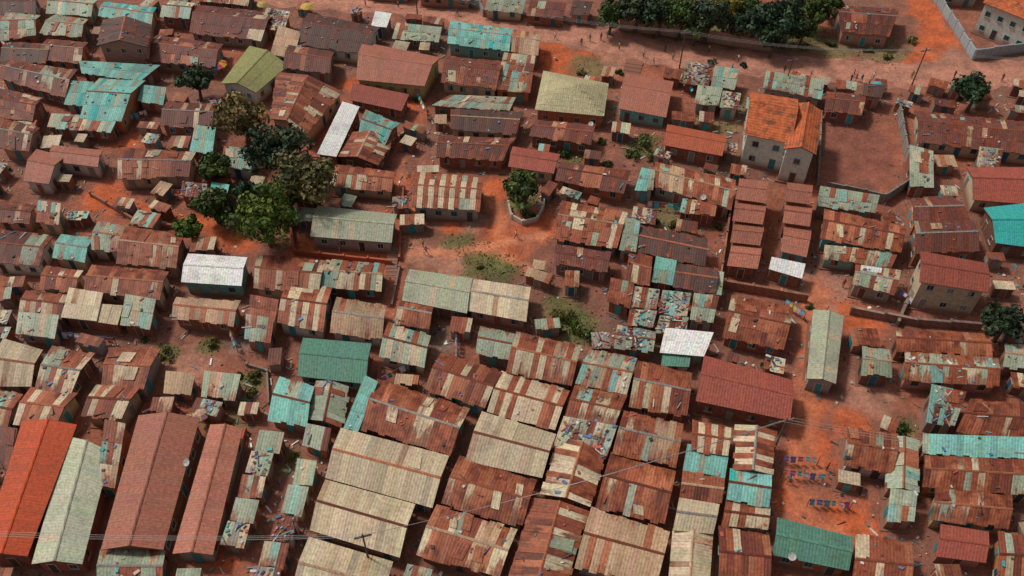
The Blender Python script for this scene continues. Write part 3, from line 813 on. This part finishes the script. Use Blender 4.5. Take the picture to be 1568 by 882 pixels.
def steps(a,b,w,n,name='concrete_steps'):
    A=gp(*a);B=gp(*b);mb=MB(); L=dist(A,B);dx,dy=(B[0]-A[0])/L,(B[1]-A[1])/L
    for i in range(n):
        p=lerp2(A,B,(i+.5)/n); z=terr(*p)
        mb.box((p[0],p[1],z-.1+.02*i),(dx*L/n*.5,dy*L/n*.5,0),(-dy*w,dx*w,0),(0,0,.16+.04*(i%2)),jit((.4,.26,.2),.3),PLA)
    mb.build(name)
steps((598,425),(603,378),.8,18); steps((965,118),(972,95),1.6,9); steps((1112,455),(1150,462),.8,8); steps((385,145),(405,120),1.2,9)
# ------------------------------------------------ poles & wires
def pole(px,py,h,name='utility_pole'):
    x,y=gp(px,py);z=terr(x,y);mb=MB()
    mb.cyl((x,y,z-.5),(x+.1,y,z+h),.14,.09,(.1,.075,.06),8)
    mb.box((x+.1,y,z+h-.5),(.9,.25,0),(-.03,.1,0),(0,0,.06),(.1,.08,.07))
    for i in(-1,0,1): mb.cyl((x+.1+.8*i,y+.22*i,z+h-.44),(x+.1+.8*i,y+.22*i,z+h-.24),.05,.04,(.5,.48,.45),6)
    mb.build(name); return Vector((x+.1,y,z+h-.25))
def wires(a,b,name='power_line',offs=(-.8,0,.8)):
    mb=MB()
    for o in offs:
        pr=None
        for i in range(17):
            t=i/16; p=a.lerp(b,t)+Vector((o,o*.27,-4*t*(1-t)*1.4))
            if pr: mb.cyl(pr,p,.018,.018,(.42,.4,.38),4)
            pr=p
    mb.build(name)
P1=pole(568,872,8.5);P0=pole(-120,860,8.5);P2=pole(1180,700,8.5);P3=pole(1700,760,8.5)
wires(P0,P1);wires(P1,P2);wires(P2,P3)
T0=pole(640,35,7.5);T1=pole(1040,105,8);T2=pole(1392,140,9);T3=pole(1700,150,9);wires(T0,T1);wires(T1,T2);wires(T2,T3)
T4=pole(1200,140,7)
def dish(px,py,h):
    x,y=gp(px,py,h);z=terr(x,y)+h;mb=MB(); n=14; ax=Vector((-.3,-.5,.8)).normalized(); a=ax.orthogonal().normalized();b=ax.cross(a); c=Vector((x,y,z))
    for k in range(3):
        r0=.45*k/3;r1=.45*(k+1)/3
        for i in range(n):
            A=2*math.pi*i/n;B=2*math.pi*(i+1)/n
            f=lambda r,t:c+a*math.cos(t)*r+b*math.sin(t)*r+ax*(r*r*.6)
            mb.face([f(r0,A),f(r1,A),f(r1,B),f(r0,B)],(.5,.5,.47))
    mb.cyl(c-Vector((0,0,.7)),c,.04,.04,(.2,.2,.2),6); mb.cyl(c,c+ax*.6,.02,.02,(.2,.2,.2),5); mb.build('satellite_dish')
for d in [(1077,302,3.2),(1213,852,3.2),(286,708,3.8),(905,190,3)]: dish(*d)
def umbrella(px,py,cols,r=1.3):
    x,y=gp(px,py,2.2);z=terr(x,y);mb=MB();n=10
    mb.cyl((x,y,z),(x,y,z+2.3),.03,.03,(.3,.3,.3),6)
    for i in range(n):
        A=2*math.pi*i/n;B=2*math.pi*(i+1)/n;c=cols[i%len(cols)]
        for r0,z0_,r1,z1_ in((0,.55,r*.55,.38),(r*.55,.38,r,0)):
            mb.face([(x+math.cos(A)*r0,y+math.sin(A)*r0,z+1.95+z0_),(x+math.cos(A)*r1,y+math.sin(A)*r1,z+1.95+z1_),(x+math.cos(B)*r1,y+math.sin(B)*r1,z+1.95+z1_),(x+math.cos(B)*r0,y+math.sin(B)*r0,z+1.95+z0_)],c)
    mb.build('parasol')
umbrella(333,97,[(.6,.05,.05),(.6,.4,.03),(.05,.35,.1),(.05,.2,.5)],1.7);umbrella(470,8,[(.6,.4,.08)],1.4);umbrella(307,632,[(.55,.2,.25),(.5,.45,.2)],1.1);umbrella(1345,128,[(.1,.35,.4)],1.1);umbrella(402,5,[(.5,.35,.1)],1.2)
CL=[(.6,.15,.35),(.1,.4,.55),(.7,.7,.7),(.55,.12,.08),(.1,.4,.4),(.7,.45,.5),(.2,.2,.5),(.6,.5,.18)]
def laundry(a,b,n):
    A=Vector((*gp(*a),0));B=Vector((*gp(*b),0));A.z=terr(A.x,A.y);B.z=terr(B.x,B.y);mb=MB()
    for p in(A,B): mb.cyl(p-Vector((0,0,.3)),p+Vector((0,0,1.8)),.05,.04,(.12,.08,.05),6)
    U=Vector((0,0,1.7)); mb.cyl(A+U,B+U,.015,.015,(.3,.3,.3),4)
    d=(B-A)/n; nn=Vector((-d.y,d.x,0)).normalized()
    for i in range(n):
        s=A+U+d*(i+random.uniform(.02,.15));e=A+U+d*(i+random.uniform(.6,.97));h=random.uniform(.4,1.1);c=jit(random.choice(CL))
        for sg in(-1,1):
            pr=None
            for k in range(4):
                t=k/3;off=nn*sg*(.04+.25*t)+Vector((0,0,-h*t)); q=(s+off,e+off+nn*.08*math.sin(k*2))
                if pr: mb.face([pr[0],pr[1],q[1],q[0]],c)
                pr=q
    mb.build('laundry_line')
for l in [((1195,710),(1250,712),5),((1195,730),(1258,738),6),((1235,775),(1300,780),6),((195,190),(230,180),5),((585,590),(640,560),6),((430,620),(470,600),4),((1040,120),(1060,150),4),((1450,235),(1520,240),8),((500,378),(560,380),6),((990,320),(1040,325),5),((700,560),(700,520),6),((260,300),(320,310),6),((1350,440),(1395,470),6),((640,150),(655,185),5),((350,500),(365,540),5),((1200,470),(1230,490),5),((100,520),(180,530),8)]: laundry(*l)
# ------------------------------------------------ people
def person_mesh(pose,shirt,trou,skin=(.06,.03,.02)):
    V=[];E=[];Rr=[];roots=[]
    def v(p,r): V.append(p);Rr.append(r);return len(V)-1
    def ch(l,start=None):
        pr=start
        for p,r in l:
            i=v(p,r)
            if pr is not None:E.append((pr,i))
            pr=i
        return pr
    st={'walk':.28,'stand':.04,'reach':.1}[pose]
    pel=v((0,0,.95),.13);roots.append(pel)
    ch1=ch([((0,0,1.12),.115),((0,-.01,1.35),.135)],pel)
    ch([((0,-.01,1.49),.055),((0,-.02,1.57),.075),((0,-.02,1.65),.09),((0,-.01,1.72),.07)],ch1)
    for sx,sy in((-1,1),(1,-1)):
        ch([((sx*.09,0,.88),.09),((sx*.1,sy*st*.5-.03,.5),.06),((sx*.1,sy*st+.02,.09),.04),((sx*.1,sy*st-.12,.04),.035)],pel)
        w=ch([((sx*.18,0,1.41),.06),((sx*.24,-sy*st*.4+.03,1.14),.042),((sx*.24,-sy*st*.8-.08,.93 if pose!='reach' else 1.15),.028),((sx*.24,-sy*st*.9-.1,.85 if pose!='reach' else 1.17),.034)],ch1)
        wx,wy,wz=V[w]
        for f in range(5):
            fx=(f-2)*.018; r0=v((wx+fx*.3,wy+fx,wz-.01),.010);roots.append(r0)
            ln=(.05,.075,.085,.078,.06)[f]
            ch([((wx+fx*.4,wy+fx*1.2-(.02 if f==0 else 0),wz-ln*.6),.009),((wx+fx*.3,wy+fx*1.2-.015,wz-ln),.007)],r0)
    n0=v((0,-.09,1.62),.018);roots.append(n0);ch([((0,-.12,1.605),.016)],n0)
    for s in(-1,1):
        e=v((s*.085,-.02,1.63),.018);roots.append(e);ch([((s*.095,-.01,1.66),.014)],e)
    me=bpy.data.meshes.new('p');me.from_pydata(V,E,[]);o=bpy.data.objects.new('p',me);bpy.context.collection.objects.link(o)
    m=o.modifiers.new('s','SKIN');
    for i,r in enumerate(Rr): me.skin_vertices[0].data[i].radius=(r,r)
    for i in roots: me.skin_vertices[0].data[i].use_root=True
    s=o.modifiers.new('u','SUBSURF');s.levels=1;s.render_levels=1
    dg=bpy.context.evaluated_depsgraph_get();nm=bpy.data.meshes.new_from_object(o.evaluated_get(dg))
    bpy.data.objects.remove(o)
    a=nm.color_attributes.new(name='col',type='FLOAT_COLOR',domain='CORNER')
    cl=[]
    for p in nm.polygons:
        c=p.center
        if c.z>1.66 or(c.z>1.56 and c.y>.03): k=(.012,.01,.01)
        elif c.z>1.47: k=skin
        elif abs(c.x)>.17 and c.z<1.2: k=skin
        elif c.z>.92:k=shirt
        elif c.z>.12:k=trou
        else:k=(.05,.04,.035)
        if c.z>1.63 and c.z<1.655 and c.y<-.09 and .015<abs(c.x)<.05:k=(.3,.28,.27)
        cl+= [(*k,1)]*p.loop_total
    a.data.foreach_set('color',np.array(cl,dtype=np.float32).ravel())
    nm.materials.clear();nm.materials.append(M_PNT);
    for p in nm.polygons:p.use_smooth=True;p.material_index=0
    return nm
PM=[person_mesh(a,b,c) for a,b,c in [('walk',(.7,.7,.68),(.03,.04,.08)),('stand',(.5,.05,.04),(.05,.05,.05)),('walk',(.05,.25,.45),(.1,.08,.06)),('stand',(.6,.48,.1),(.12,.05,.1)),('reach',(.04,.04,.05),(.05,.05,.06)),('walk',(.55,.15,.28),(.5,.45,.4))]]
for i,(px,py) in enumerate([(985,88),(920,62),(903,64),(948,76),(1018,80),(653,390),(885,33),(1310,124),(1318,126),(1085,80),(1533,125),(860,40),(1352,148),(290,728),(1207,740),(1330,130),(1302,126),(1240,120),(1130,95),(760,30),(700,24),(610,12),(1460,120),(1000,100),(850,60),(1265,720),(430,632),(648,378),(196,190),(520,385),(790,365),(1290,440),(1120,110),(1395,120),(560,10),(1306,118),(1336,122),(890,70),(930,60),(1030,92),(1200,112)]):
    x,y=gp(px,py);o=bpy.data.objects.new('pedestrian',PM[i%6]);o.location=(x,y,terr(x,y)+.03);o.rotation_euler=(0,0,random.uniform(0,6.28));bpy.context.collection.objects.link(o)
# ------------------------------------------------ light, world, camera
EL=math.radians(54); AZ=math.radians(-60)
w=bpy.data.worlds.new('World');bpy.context.scene.world=w;w.use_nodes=True
nt=w.node_tree;sk=nt.nodes.new('ShaderNodeTexSky');sk.sky_type='NISHITA';sk.sun_disc=False;sk.sun_elevation=EL;sk.sun_rotation=AZ;sk.dust_density=4;sk.air_density=1
hs=nt.nodes.new('ShaderNodeHueSaturation');hs.inputs['Saturation'].default_value=.3
nt.links.new(sk.outputs[0],hs.inputs['Color']);bg=nt.nodes['Background'];nt.links.new(hs.outputs[0],bg.inputs[0]);bg.inputs[1].default_value=.065
L=bpy.data.lights.new('sun','SUN');L.energy=2.0;L.angle=math.radians(8);L.color=(1,.94,.86)
so=bpy.data.objects.new('sun',L);bpy.context.collection.objects.link(so)
d=Vector((math.sin(AZ)*math.cos(EL),math.cos(AZ)*math.cos(EL),math.sin(EL)));so.rotation_euler=(-d).to_track_quat('-Z','Y').to_euler()
cam=bpy.data.cameras.new('camera');cam.lens=18/math.tan(math.radians(30));cam.sensor_width=36;cam.clip_end=9000
co=bpy.data.objects.new('camera',cam);bpy.context.collection.objects.link(co);co.location=(0,0,H);co.rotation_euler=(math.pi/2-TH,0,0)
bpy.context.scene.camera=co
bpy.context.scene.view_settings.view_transform='Standard'
